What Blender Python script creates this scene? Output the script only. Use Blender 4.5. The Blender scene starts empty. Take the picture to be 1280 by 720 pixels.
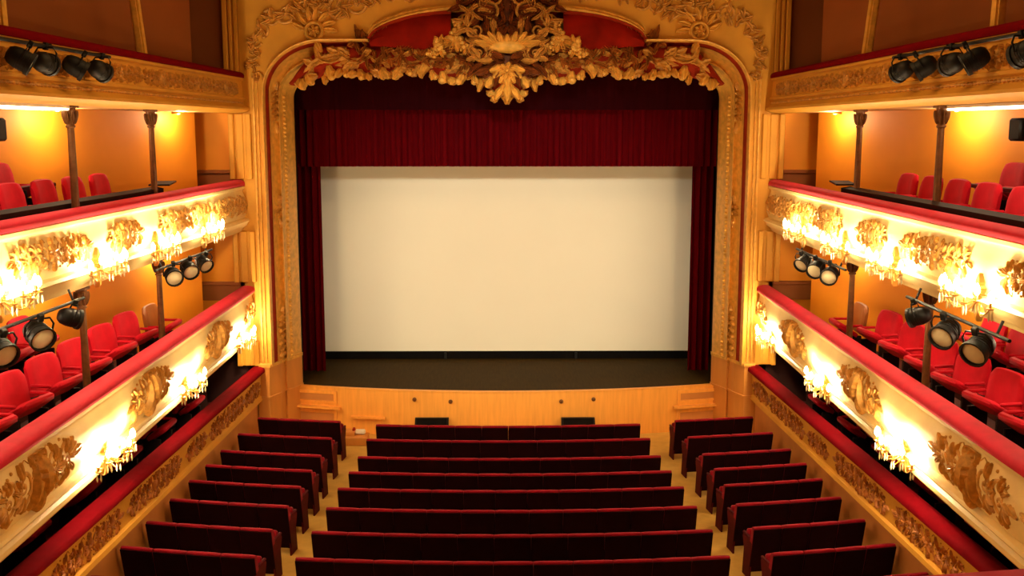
import bpy, math, random
from mathutils import Vector, Matrix
PI = math.pi
random.seed(11)
scene = bpy.context.scene
col = scene.collection
R = math.radians

# ------------------------------------------------------------------ materials
def srgb(r, g, b):
    def f(c):
        c /= 255.0
        return c / 12.92 if c <= 0.04045 else ((c + 0.055) / 1.055) ** 2.4
    return (f(r), f(g), f(b), 1.0)

def mat(name, rgb, rough=0.6, metal=0.0, var=0.12, nscale=6.0, bump=0.0, bscale=40.0, sheen=0.0, spec=0.4,
        emit=None, estr=0.0, stretch=None, rgb2=None):
    m = bpy.data.materials.new(name)
    m.use_nodes = True
    nt = m.node_tree
    b = nt.nodes['Principled BSDF']
    c = srgb(*rgb)
    tc = nt.nodes.new('ShaderNodeTexCoord')
    mp = nt.nodes.new('ShaderNodeMapping')
    nt.links.new(tc.outputs['Object'], mp.inputs['Vector'])
    if stretch:
        mp.inputs['Scale'].default_value = stretch
    n = nt.nodes.new('ShaderNodeTexNoise')
    n.inputs['Scale'].default_value = nscale
    n.inputs['Detail'].default_value = 3.0
    nt.links.new(mp.outputs['Vector'], n.inputs['Vector'])
    cr = nt.nodes.new('ShaderNodeValToRGB')
    cr.color_ramp.elements[0].position = 0.3
    cr.color_ramp.elements[1].position = 0.7
    c2 = srgb(*rgb2) if rgb2 else tuple(x * (1 + var) for x in c[:3]) + (1,)
    cr.color_ramp.elements[0].color = tuple(x * (1 - var) for x in c[:3]) + (1,)
    cr.color_ramp.elements[1].color = c2
    nt.links.new(n.outputs['Fac'], cr.inputs['Fac'])
    nt.links.new(cr.outputs['Color'], b.inputs['Base Color'])
    b.inputs['Roughness'].default_value = rough
    b.inputs['Metallic'].default_value = metal
    b.inputs['Specular IOR Level'].default_value = spec
    if sheen:
        b.inputs['Sheen Weight'].default_value = sheen
        b.inputs['Sheen Roughness'].default_value = 0.4
        b.inputs['Sheen Tint'].default_value = (1, 0.35, 0.4, 1)
    if bump:
        n2 = nt.nodes.new('ShaderNodeTexNoise')
        n2.inputs['Scale'].default_value = bscale
        nt.links.new(mp.outputs['Vector'], n2.inputs['Vector'])
        bp = nt.nodes.new('ShaderNodeBump')
        bp.inputs['Strength'].default_value = bump
        bp.inputs['Distance'].default_value = 0.02
        nt.links.new(n2.outputs['Fac'], bp.inputs['Height'])
        nt.links.new(bp.outputs['Normal'], b.inputs['Normal'])
    if emit:
        b.inputs['Emission Color'].default_value = srgb(*emit)
        b.inputs['Emission Strength'].default_value = estr
    return m

M = dict(
    cream=mat('painted_cream', (244, 216, 146), 0.5, var=0.06, nscale=3, bump=0.08),
    wallcream=mat('ochre_plaster', (214, 154, 48), 0.6, var=0.08, nscale=2, bump=0.1),
    gold=mat('gilded_relief', (204, 150, 68), 0.45, metal=0.1, var=0.28, nscale=14),
    palegold=mat('pale_gilding', (224, 170, 74), 0.42, metal=0.1, var=0.2, nscale=9),
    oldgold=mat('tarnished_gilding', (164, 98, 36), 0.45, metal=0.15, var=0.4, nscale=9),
    bronze=mat('dark_bronze_relief', (120, 60, 22), 0.6, metal=0.0, var=0.5, nscale=9, spec=.2),
    redgroove=mat('oxblood_paint', (150, 42, 18), 0.7, var=0.2, spec=0.1),
    redpanel=mat('crimson_panel', (124, 20, 8), 0.8, var=0.4, nscale=2, spec=.05),
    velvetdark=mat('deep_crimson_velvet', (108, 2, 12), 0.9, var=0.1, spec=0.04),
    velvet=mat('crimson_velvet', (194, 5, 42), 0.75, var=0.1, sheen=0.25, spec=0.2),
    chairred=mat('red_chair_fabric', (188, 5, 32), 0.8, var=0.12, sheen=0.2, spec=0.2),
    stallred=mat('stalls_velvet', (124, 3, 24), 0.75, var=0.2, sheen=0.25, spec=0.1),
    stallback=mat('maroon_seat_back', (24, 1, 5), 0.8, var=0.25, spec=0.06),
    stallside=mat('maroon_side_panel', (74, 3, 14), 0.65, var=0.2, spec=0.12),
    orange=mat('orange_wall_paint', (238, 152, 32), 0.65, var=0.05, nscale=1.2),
    brownwall=mat('brown_and_dimmed_wall', (150, 84, 34), 0.7, var=0.08, nscale=1.2),  # on the upper gallery walls: orange wall with its dimness put into the colour
    dadobrown=mat('tan_dado_paint', (196, 128, 62), 0.6, var=0.1, nscale=2),
    pedestal=mat('pedestal_wood', (206, 138, 62), 0.45, var=0.1, nscale=3, stretch=(1, 1, 0.2)),
    stagewood=mat('honey_stage_front', (240, 166, 70), 0.42, var=0.07, nscale=3, stretch=(6, 6, 0.5)),
    stagefloor=mat('dark_stage_boards', (54, 40, 13), 0.7, var=0.2, spec=0.08, nscale=4, stretch=(6, 0.6, 1)),
    blackcloth=mat('black_masking', (10, 8, 8), 0.9, var=0.2, spec=0.1),
    curtain=mat('red_curtain', (78, 1, 7), 0.75, var=0.15, nscale=4, stretch=(5, 5, 0.3), spec=0.03),
    curtaindark=mat('dark_red_curtain', (36, 1, 5), 0.8, var=0.15, nscale=4, stretch=(5, 5, 0.3), spec=0.03),
    screen=mat('matte_screen', (236, 230, 208), 0.85, var=0.01, nscale=1, spec=0.1),
    floor=mat('straw_carpet', (206, 164, 76), 0.75, var=0.08, nscale=5, bump=0.2, bscale=120),
    darkfloor=mat('dark_gallery_floor', (70, 26, 18), 0.8, var=0.1),
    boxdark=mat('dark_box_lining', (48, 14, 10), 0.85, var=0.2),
    soffit=mat('soffit_paint', (226, 180, 104), 0.6, var=0.05),
    iron=mat('bronzed_column_iron', (104, 66, 34), 0.4, metal=0.3, var=0.25, nscale=12),
    black=mat('black_lamp_metal', (8, 8, 9), 0.55, metal=0.0, var=0.2, spec=0.3),
    lens=mat('pale_lamp_glass', (226, 216, 176), 0.15, var=0.08, nscale=8, spec=0.9),
    ledge=mat('dark_ledge_wood', (24, 8, 8), 0.75, var=0.2, spec=0.2),
    chairwood=mat('brown_chair_wood', (140, 78, 18), 0.5, var=0.1),
    bulb=mat('lit_bulb', (255, 235, 190), 0.4, emit=(255, 214, 140), estr=60.0),
    tube=mat('lit_tube', (255, 245, 225), 0.4, emit=(255, 232, 190), estr=9.0),
    downlens=mat('lit_downlight', (255, 245, 225), 0.4, emit=(255, 220, 150), estr=14.0),
    brass=mat('polished_brass', (214, 158, 74), 0.3, metal=0.8, var=0.1),
    whiteplastic=mat('white_enamel', (236, 226, 206), 0.4, var=0.03),
    ceiling=mat('ceiling_plaster', (214, 184, 130), 0.7, var=0.05),
)

# ------------------------------------------------------------------ mesh builder
class MB:
    def __init__(s):
        s.v = []; s.f = []
    def add(s, vs, fs):
        o = len(s.v); s.v += [tuple(p) for p in vs]
        s.f += [tuple(i + o for i in f) for f in fs]
    def grid(s, P, close_u=False, close_v=False):
        nu = len(P); nv = len(P[0]); vs = [p for r_ in P for p in r_]; fs = []
        for i in range(nu if close_u else nu - 1):
            for j in range(nv if close_v else nv - 1):
                a = i * nv + j; b = i * nv + (j + 1) % nv
                c = ((i + 1) % nu) * nv + (j + 1) % nv; d = ((i + 1) % nu) * nv + j
                fs.append((a, b, c, d))
        s.add(vs, fs)
    def box(s, c, h, M3=None, bev=0.0):
        # half sizes h, optional bevel of all edges
        hx, hy, hz = h; b = min(bev, 0.49 * min(h) * 2)
        if b <= 0:
            vs = [(x, y, z) for x in (-hx, hx) for y in (-hy, hy) for z in (-hz, hz)]
            fs = [(0, 1, 3, 2), (4, 6, 7, 5), (0, 4, 5, 1), (2, 3, 7, 6), (0, 2, 6, 4), (1, 5, 7, 3)]
        else:
            vs = []; idx = {}
            for sx in (-1, 1):
                for sy in (-1, 1):
                    for sz in (-1, 1):
                        for ax in range(3):
                            p = [sx * (hx - b), sy * (hy - b), sz * (hz - b)]
                            p[ax] = (sx * hx, sy * hy, sz * hz)[ax]
                            idx[(sx, sy, sz, ax)] = len(vs); vs.append(tuple(p))
            fs = []
            for ax in range(3):
                o1, o2 = [a for a in range(3) if a != ax]
                for sg in (-1, 1):
                    q = []
                    for (a, c2) in ((-1, -1), (1, -1), (1, 1), (-1, 1)):
                        k = [0, 0, 0]; k[ax] = sg; k[o1] = a; k[o2] = c2
                        q.append(idx[(k[0], k[1], k[2], ax)])
                    fs.append(tuple(q))
            for ax in range(3):
                o1, o2 = [a for a in range(3) if a != ax]
                for a in (-1, 1):
                    for c2 in (-1, 1):
                        k1 = [0, 0, 0]; k1[ax] = -1; k1[o1] = a; k1[o2] = c2
                        k2 = list(k1); k2[ax] = 1
                        fs.append((idx[(*k1, o1)], idx[(*k2, o1)], idx[(*k2, o2)], idx[(*k1, o2)]))
            for sx in (-1, 1):
                for sy in (-1, 1):
                    for sz in (-1, 1):
                        fs.append(tuple(idx[(sx, sy, sz, a)] for a in range(3)))
        if M3 is not None:
            vs = [tuple(M3 @ Vector(p)) for p in vs]
        s.add([(p[0] + c[0], p[1] + c[1], p[2] + c[2]) for p in vs], fs)
    def tube(s, pts, r, n=8, caps=True):
        pts = [Vector(p) for p in pts]; rs = r if isinstance(r, (list, tuple)) else [r] * len(pts)
        rows = []; up = Vector((0.13, 0.31, 0.94))
        for i, p in enumerate(pts):
            t = (pts[min(i + 1, len(pts) - 1)] - pts[max(i - 1, 0)]).normalized()
            a = t.cross(up)
            if a.length < 1e-3: a = t.cross(Vector((1, 0, 0)))
            a.normalize(); b = t.cross(a)
            rows.append([tuple(p + (a * math.cos(2 * PI * k / n) + b * math.sin(2 * PI * k / n)) * rs[i]) for k in range(n)])
        o = len(s.v); s.grid(rows, close_v=True)
        if caps:
            s.f.append(tuple(o + k for k in range(n))); s.f.append(tuple(o + (len(pts) - 1) * n + k for k in range(n)))
    def lathe(s, prof, c=(0, 0, 0), n=16, M3=None, caps=True):
        rows = []
        for (r, z) in prof:
            row = []
            for k in range(n):
                p = Vector((r * math.cos(2 * PI * k / n), r * math.sin(2 * PI * k / n), z))
                if M3 is not None: p = M3 @ p
                row.append((p[0] + c[0], p[1] + c[1], p[2] + c[2]))
            rows.append(row)
        o = len(s.v); s.grid(rows, close_v=True)
        if caps:
            s.f.append(tuple(o + k for k in range(n))); s.f.append(tuple(o + (len(prof) - 1) * n + k for k in range(n)))
    def prism(s, poly, z0, z1):
        n = len(poly); vs = [(x, y, z0) for x, y in poly] + [(x, y, z1) for x, y in poly]
        fs = [tuple(range(n)), tuple(range(n, 2 * n))] + [(i, (i + 1) % n, n + (i + 1) % n, n + i) for i in range(n)]
        s.add(vs, fs)
    def build(s, name, m, parent=None, smooth=True, off=None):
        me = bpy.data.meshes.new(name)
        o = Vector(off) if off is not None else (Vector(parent_loc(parent)) if parent else Vector((0, 0, 0)))
        me.from_pydata([(p[0] - o[0], p[1] - o[1], p[2] - o[2]) for p in s.v], [], s.f)
        me.validate(); me.update()
        import bmesh
        bm = bmesh.new(); bm.from_mesh(me)
        bmesh.ops.recalc_face_normals(bm, faces=bm.faces)
        for f_ in bm.faces: f_.smooth = smooth
        bm.to_mesh(me); bm.free()
        if smooth:
            me.set_sharp_from_angle(angle=R(38))
        me.materials.append(M[m])
        ob = bpy.data.objects.new(name, me); col.objects.link(ob)
        if parent: ob.parent = parent
        return ob

def parent_loc(p):
    v = Vector((0, 0, 0))
    while p is not None:
        v += p.location; p = p.parent
    return v

def tag(o, label=None, cat=None, group=None, kind=None):
    if label: o['label'] = label
    if cat: o['category'] = cat
    if group: o['group'] = group
    if kind: o['kind'] = kind
    return o

def empty(name, loc=(0, 0, 0), rz=0.0):
    o = bpy.data.objects.new(name, None); o.empty_display_size = 0.2
    o.location = loc; o.rotation_euler = (0, 0, rz); col.objects.link(o)
    return o

def struct(name, mb, m, smooth=False):
    return tag(mb.build(name, m, None, smooth), kind='structure')

def copy_tree(o, parent=None):
    c = o.copy(); col.objects.link(c)
    if parent: c.parent = parent; c.matrix_parent_inverse = o.matrix_parent_inverse.copy()
    for ch in list(o.children): copy_tree(ch, c)
    return c

# ------------------------------------------------------------------ relief ornament: drawn in (u, v, h), laid on a surface by f
def leaf(mb, f, u, v, ang, L, W, H=0.05, curl=0.25, lobes=4, base=0.0):
    nL, rows = 9, []
    ca, sa = math.cos(ang), math.sin(ang)
    for i in range(nL):
        t = i / (nL - 1)
        w = W * (math.sin(PI * min(1, 0.07 + 0.90 * t ** 1.15)) ** 0.6) * (1 + 0.16 * math.cos(2 * PI * lobes * t)) + 0.002
        bend = curl * L * t * t
        row = []
        for s_ in (-1, -0.5, 0, 0.5, 1):
            a = t * L; b = s_ * w * 0.5 + bend
            hh = base + H * (0.25 + 0.75 * math.sin(PI * min(1, t * 1.05)) ** 0.6) * (1, 0.72, 0.0, 0.72, 1)[0 if abs(s_) == 1 else (1 if abs(s_) == 0.5 else 2)]
            hh = base + H * {1: 0.0, 0.5: 1.0, 0: 0.55}[abs(s_)] * (0.35 + 0.65 * math.sin(PI * t) ** 0.5) + (H * 0.6 * t if abs(s_) < 1 else 0)
            row.append(f(u + a * ca - b * sa, v + a * sa + b * ca, hh))
        rows.append(row)
    mb.grid(rows)

def ridge(mb, f, pts, w0, w1, H):
    """half-round strip along (u, v) points, tapering"""
    rows = []; n = len(pts)
    for i, (a, b) in enumerate(pts):
        a0, b0 = pts[max(0, i - 1)]; a1, b1 = pts[min(n - 1, i + 1)]
        d = math.hypot(a1 - a0, b1 - b0) or 1e-6
        nx, ny = -(b1 - b0) / d, (a1 - a0) / d
        w = w0 + (w1 - w0) * i / (n - 1); hs = H * (w / max(w0, w1))
        rows.append([f(a + nx * w * q, b + ny * w * q, hs * hh) for q, hh in ((-1, 0), (-0.7, 0.7), (0, 1), (0.7, 0.7), (1, 0))])
    mb.grid(rows)

def scroll(mb, f, u, v, r0, a0, sgn, w, H, turns=1.35, tail=None):
    pts = []
    N = int(14 * turns)
    for i in range(N + 1):
        t = i / N; r = r0 * (1 - t) ** 0.8 + 0.08 * r0; a = a0 + sgn * t * turns * 2 * PI
        pts.append((u + r * math.cos(a), v + r * math.sin(a)))
    if tail: pts = tail + pts
    ridge(mb, f, pts, w, w * 0.35, H)
    dome(mb, f, u, v, r0 * 0.22, H * 1.1)

def dome(mb, f, u, v, r, H, ex=1.0, base=0.0, n=9):
    rows = []
    for q, hh in ((1, 0), (0.85, 0.55), (0.5, 0.9), (0.02, 1.0)):
        rows.append([f(u + r * q * ex * math.cos(2 * PI * k / n), v + r * q * math.sin(2 * PI * k / n), base + H * hh) for k in range(n)])
    mb.grid(rows, close_v=True)

def ring(mb, f, u, v, r, w, H, ex=1.0, n=18):
    rows = []
    for k in range(n):
        a = 2 * PI * k / n
        rows.append([f(u + (r + w * q) * ex * math.cos(a), v + (r + w * q) * math.sin(a), H * hh) for q, hh in ((-1, 0), (-0.6, 0.75), (0, 1), (0.6, 0.75), (1, 0))])
    mb.grid(rows, close_u=True)

def rosette(mb, f, u, v, r, H, n=6):
    for k in range(n):
        leaf(mb, f, u, v, 2 * PI * k / n + 0.3, r, r * 0.82, H, 0, 1)
    dome(mb, f, u, v, r * 0.28, H * 1.8)

def scrollpanel(mb, f, uc, vc, hw, hh, H=0.045, kind=0, rng=random):
    """rococo motif: centre cartouche, scrolls and acanthus running both ways, half width hw, half height hh"""
    if kind == 0:
        ring(mb, f, uc, vc, hh * 0.55, hh * 0.12, H * 1.2, 0.8); dome(mb, f, uc, vc, hh * 0.38, H * 1.3, 0.8)
        for a in (PI / 2, PI / 2 + 0.55, PI / 2 - 0.55, -PI / 2, -PI / 2 + 0.55, -PI / 2 - 0.55):
            leaf(mb, f, uc + 0.4 * hh * math.cos(a), vc + 0.45 * hh * math.sin(a), a, hh * 0.6, hh * 0.36, H * 1.3, 0, 3)
    else:
        rosette(mb, f, uc, vc, hh * 0.62, H * 1.1, 7)
        for a in (PI / 2, -PI / 2): leaf(mb, f, uc, vc + 0.4 * hh * math.sin(a), a, hh * 0.6, hh * 0.5, H * 1.3, 0, 3)
    for sg in (-1, 1):
        x = uc + sg * hh * 0.6; up = 1; step = hh * 1.05; k = 0
        while abs(x - uc) + step * 0.6 < hw:
            r0 = hh * (0.46 - 0.03 * k)
            cx = x + sg * step * 0.5; cy = vc + up * hh * 0.16
            tail = [(x + sg * step * 0.02, vc - up * hh * 0.55), (x + sg * step * 0.12, vc - up * hh * 0.72)] if k < 9 else None
            scroll(mb, f, cx, cy, r0, (PI if sg > 0 else 0) + sg * up * 0.9, -sg * up, hh * 0.10, H, 1.3, None)
            ridge(mb, f, [(x - sg * step * 0.1, vc + up * hh * 0.25), (x, vc - up * hh * 0.2), (x + sg * step * 0.2, vc - up * hh * 0.5), (x + sg * step * 0.55, vc - up * hh * 0.62), (x + sg * step * 0.95, vc - up * hh * 0.35)], hh * 0.06, hh * 0.1, H)
            for j in range(7):
                a = (0 if sg > 0 else PI) + sg * up * (-1.7 + 0.52 * j) + rng.uniform(-.15, .15)
                leaf(mb, f, cx + 0.22 * hh * math.cos(a), cy - up * 0.1 * hh + 0.28 * hh * math.sin(a), a, hh * rng.uniform(.42, .62), hh * 0.2, H * 1.2, 0.35 * sg * up, 3)
            ridge(mb, f, [(x + sg * step * t, vc + up * hh * (.75 - .9 * t + .5 * math.sin(t * 5))) for t in (0, .2, .4, .6, .8, 1)], hh * .03, hh * .05, H * .9)
            for j in range(3): dome(mb, f, x + sg * step * (.15 + .3 * j), vc - up * hh * (.8 - .1 * j), hh * .07, H, n=6)
            x += sg * step; up = -up; k += 1
        leaf(mb, f, x, vc, 0 if sg > 0 else PI, hh * 0.7, hh * 0.34, H, 0.2, 3)

# ------------------------------------------------------------------ setting: floor, outer walls, ceiling
YW = 21.4        # wall the galleries end against
m_ = MB(); m_.box((0, 9.5, -0.1), (9.6, 13.5, 0.1)); struct('floor', m_, 'floor')
m_ = MB(); m_.box((0, 9.5, 12.1), (9.6, 13.5, 0.1)); struct('ceiling', m_, 'ceiling')
m_ = MB(); m_.box((0, -4.1, 6), (9.6, 0.1, 6)); struct('wall_rear', m_, 'brownwall')

SP = {  # hall-side edge of each handrail, (|X| at the stage wall, |X| at Y = 11), per side; z of handrail top
    1: dict(z=7.72, L=(5.35, 5.55), R=(5.38, 5.28), w=0.24),
    2: dict(z=5.56, L=(5.42, 5.72), R=(5.42, 5.26), w=0.24),
    3: dict(z=3.37, L=(5.30, 5.16), R=(5.26, 5.04), w=0.26),
    4: dict(z=1.68, L=(5.12, 5.46), R=(5.10, 5.44), w=0.24)}
YN = 6.0
def railx(lv, side, Y):
    a, b = SP[lv]['L' if side < 0 else 'R']
    return a + (b - a) * (YW - Y) / (YW - 11.0)

PROF = {  # (offset into the hall, z below the rail top)
    1: [(-.10, -.10), (.0, -.11), (.04, -.13), (.04, -.17), (.0, -.19), (.0, -.22), (.02, -.50), (.06, -.52), (.06, -.56), (.02, -.58), (.03, -.65), (.09, -.69), (.14, -.72), (.14, -.76), (.09, -.79), (.02, -.81), (-.15, -.83)],
    2: [(-.10, -.10), (.0, -.12), (.05, -.14), (.05, -.18), (.01, -.21), (.0, -.25), (.05, -.38), (.08, -.52), (.07, -.66), (.02, -.78), (.10, -.80), (.13, -.84), (.09, -.88), (.06, -.94), (-.02, -1.0), (-.03, -1.03), (-.06, -1.07), (-.2, -1.1)],
    3: [(-.10, -.10), (.0, -.11), (.03, -.13), (.03, -.17), (-.01, -.20), (-.01, -.24), (.03, -.38), (.03, -.56), (-.02, -.74), (-.1, -.9), (-.04, -.93), (-.03, -.97), (-.09, -1.0), (-.12, -1.06), (-.09, -1.10), (-.10, -1.16), (-.3, -1.2)],
    4: [(-.10, -.08), (.0, -.10), (.03, -.12), (.03, -.16), (-.02, -.18), (-.03, -.22), (-.06, -.62), (-.02, -.65), (-.01, -.72), (-.06, -.77), (-.2, -.78)]}
PANEL = {1: (5, 6), 2: (5, 9), 3: (5, 9), 4: (5, 6)}

def surf(lv, side):
    pr = PROF[lv]; i0, i1 = PANEL[lv]; seg = pr[i0:i1 + 1]
    ln = [0.0]
    for a, b in zip(seg, seg[1:]): ln.append(ln[-1] + math.hypot(b[0] - a[0], b[1] - a[1]))
    T = ln[-1]; zr = SP[lv]['z']
    def f(u, v, h):
        # u runs along Y; v measured up from the panel's middle
        q = min(max(T / 2 - v, 0), T)
        k = 0
        while k < len(ln) - 2 and ln[k + 1] < q: k += 1
        t = (q - ln[k]) / (ln[k + 1] - ln[k]); a, b = seg[k], seg[k + 1]
        d = a[0] + (b[0] - a[0]) * t; z = a[1] + (b[1] - a[1]) * t
        dl = ln[k + 1] - ln[k]
        nx, nz = -(b[1] - a[1]) / dl, (b[0] - a[0]) / dl
        over = abs(T / 2 - v - q)
        return (side * (railx(lv, side, u) - d - nx * (h - 0.003)), u, zr + z + nz * h)
    return f, T

def sweep(mb, lv, side, pts, y0, y1, closed=False, n=14):
    rows = []
    for i in range(n + 1):
        Y = y0 + (y1 - y0) * i / n
        rows.append([(side * (railx(lv, side, Y) - d), Y, SP[lv]['z'] + z) for d, z in pts])
    o = len(mb.v); mb.grid(rows, close_v=closed)
    if closed:
        k = len(pts); mb.f.append(tuple(o + j for j in range(k))); mb.f.append(tuple(o + n * k + j for j in range(k)))

SIDE = {-1: 'left', 1: 'right'}
LV = {1: 'upper gallery', 2: 'middle gallery', 3: 'first gallery', 4: 'ground level boxes'}
FLOORZ = {1: 7.02, 2: 4.95, 3: 2.60, 4: 0.9}
SOFF = {1: 6.90, 2: 4.47, 3: 2.18}
FR = {1: 'top gallery front of ochre plaster with dark red rail', 2: 'cream and gold gallery front lit by four sconces, lamps hung below',
      3: 'cream and gold gallery front with pink red rail and three glowing sconces', 4: 'lowest parapet, ochre with painted medallions and dark red rail'}
for lv in (1, 2, 3, 4):
    for side in (-1, 1):
        y1 = YW
        root = empty('balcony_front', (side * railx(lv, side, 14), 14, SP[lv]['z'] - 1.0))
        tag(root, FR[lv] + ' on the %s' % SIDE[side], 'balcony front', 'balcony fronts')
        # body of the parapet
        pr = PROF[lv]; back = -SP[lv]['w'] + 0.03
        poly = pr + [(back, pr[-1][1]), (back, -.10)]
        b = MB(); sweep(b, lv, side, poly, YN, y1, True)
        b.build('parapet', 'cream' if lv in (2, 3) else 'wallcream', root, True)
        # velvet handrail
        w = SP[lv]['w']; pts = []
        for k in range(13):
            a = PI * k / 12
            pts.append((-w / 2 + 0.03 + (w / 2 + 0.03) * math.cos(a), -0.10 + 0.10 * math.sin(a) ** 0.7))
        pts.append((-w, -0.125)); pts.append((0.055, -0.125))
        b = MB(); sweep(b, lv, side, pts, YN, y1 - 0.02, True)
        if True:
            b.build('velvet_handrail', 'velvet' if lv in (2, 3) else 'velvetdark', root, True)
        # bead line of the lower moulding
        f, T = surf(lv, side)
        hh = T * (0.42 if lv != 4 else 0.52)
        MOT = {1: [(20.9 - .75 - 1.75 * k, .85, k % 2, 1.15) for k in range(8)],
               2: [(20.3, .95, 1, .9), (18.4, .7, 0, .9), (17.0, .5, 1, .9), (15.0, .6, 0, .9), (12.7, 1.0, 1, .9), (9.8, 1.0, 0, .9), (7.6, 1.0, 1, .9)],
               3: [(21.0, .3, 1, .8), (18.5, .95, 0, 1.0), (14.7, 1.0, 0, 1.05), (10.9, 1.0, 0, 1.15), (8.4, 1.2, 1, 1.0)],
               4: [(20.6, .5, 0, .9), (18.9, .95, 1, 1.0), (17.1, .5, 1, .8), (15.2, 1.0, 0, 1.0), (12.8, 1.1, 1, 1.0), (10.3, 1.1, 0, 1.0)]}[lv]
        for yc, hw, k, q in MOT:
            b = MB(); scrollpanel(b, f, yc, T * .05 if lv in (2, 3) else 0, hw, hh * q, {1: .028, 2: .022, 3: .026, 4: .02}[lv], k)
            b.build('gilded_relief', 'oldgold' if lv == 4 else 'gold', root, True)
        # beading and small dentils
        if lv == 1:
            b = MB(); rows = []; Y = YW - .1; k = 0
            while Y > 8.5:
                q = .35 + .65 * (k % 2); X = railx(lv, side, Y) - .03; z = SP[lv]['z'] - .62
                rows.append([(side * (X - .03 * q * h_), Y, z + .026 * q * v_) for v_, h_ in ((-1, -.3), (-.6, .8), (0, 1), (.6, .8), (1, -.3))])
                Y -= .05; k += 1
            b.grid(rows); b.build('bead_moulding', 'gold', root, False)
        if lv == 3:   # narrow projecting consoles that divide the bombe front
            for yc in (18.5, 14.7, 10.9):
                b = MB()
                leaf(b, f, yc, T * .46, -PI / 2, T * .55, .26, .10, 0, 3); leaf(b, f, yc - .09, T * .40, -PI / 2 - .15, T * .7, .15, .07, .05, 4); leaf(b, f, yc + .09, T * .40, -PI / 2 + .15, T * .7, .15, .07, -.05, 4)
                scroll(b, f, yc - .1, T * .40, .09, 0, 1, .025, .07); scroll(b, f, yc + .1, T * .40, .09, PI, -1, .025, .07)
                leaf(b, f, yc, -T * .05, -PI / 2, T * .42, .16, .08, 0, 3)
                b.build('console', 'gold', root, True)
        if lv == 4:
            b = MB(); rows = []
            for i in range(11):
                Y = YN + (YW - YN) * i / 10; X = railx(4, side, Y) + .12
                rows.append([(side * X, Y, 0), (side * X, Y, .92), (side * (X + .08), Y, .92), (side * (X + .08), Y, 0)])
            b.grid(rows, close_v=True)
            struct('wall_%s_dado' % SIDE[side], b, 'dadobrown')

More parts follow.
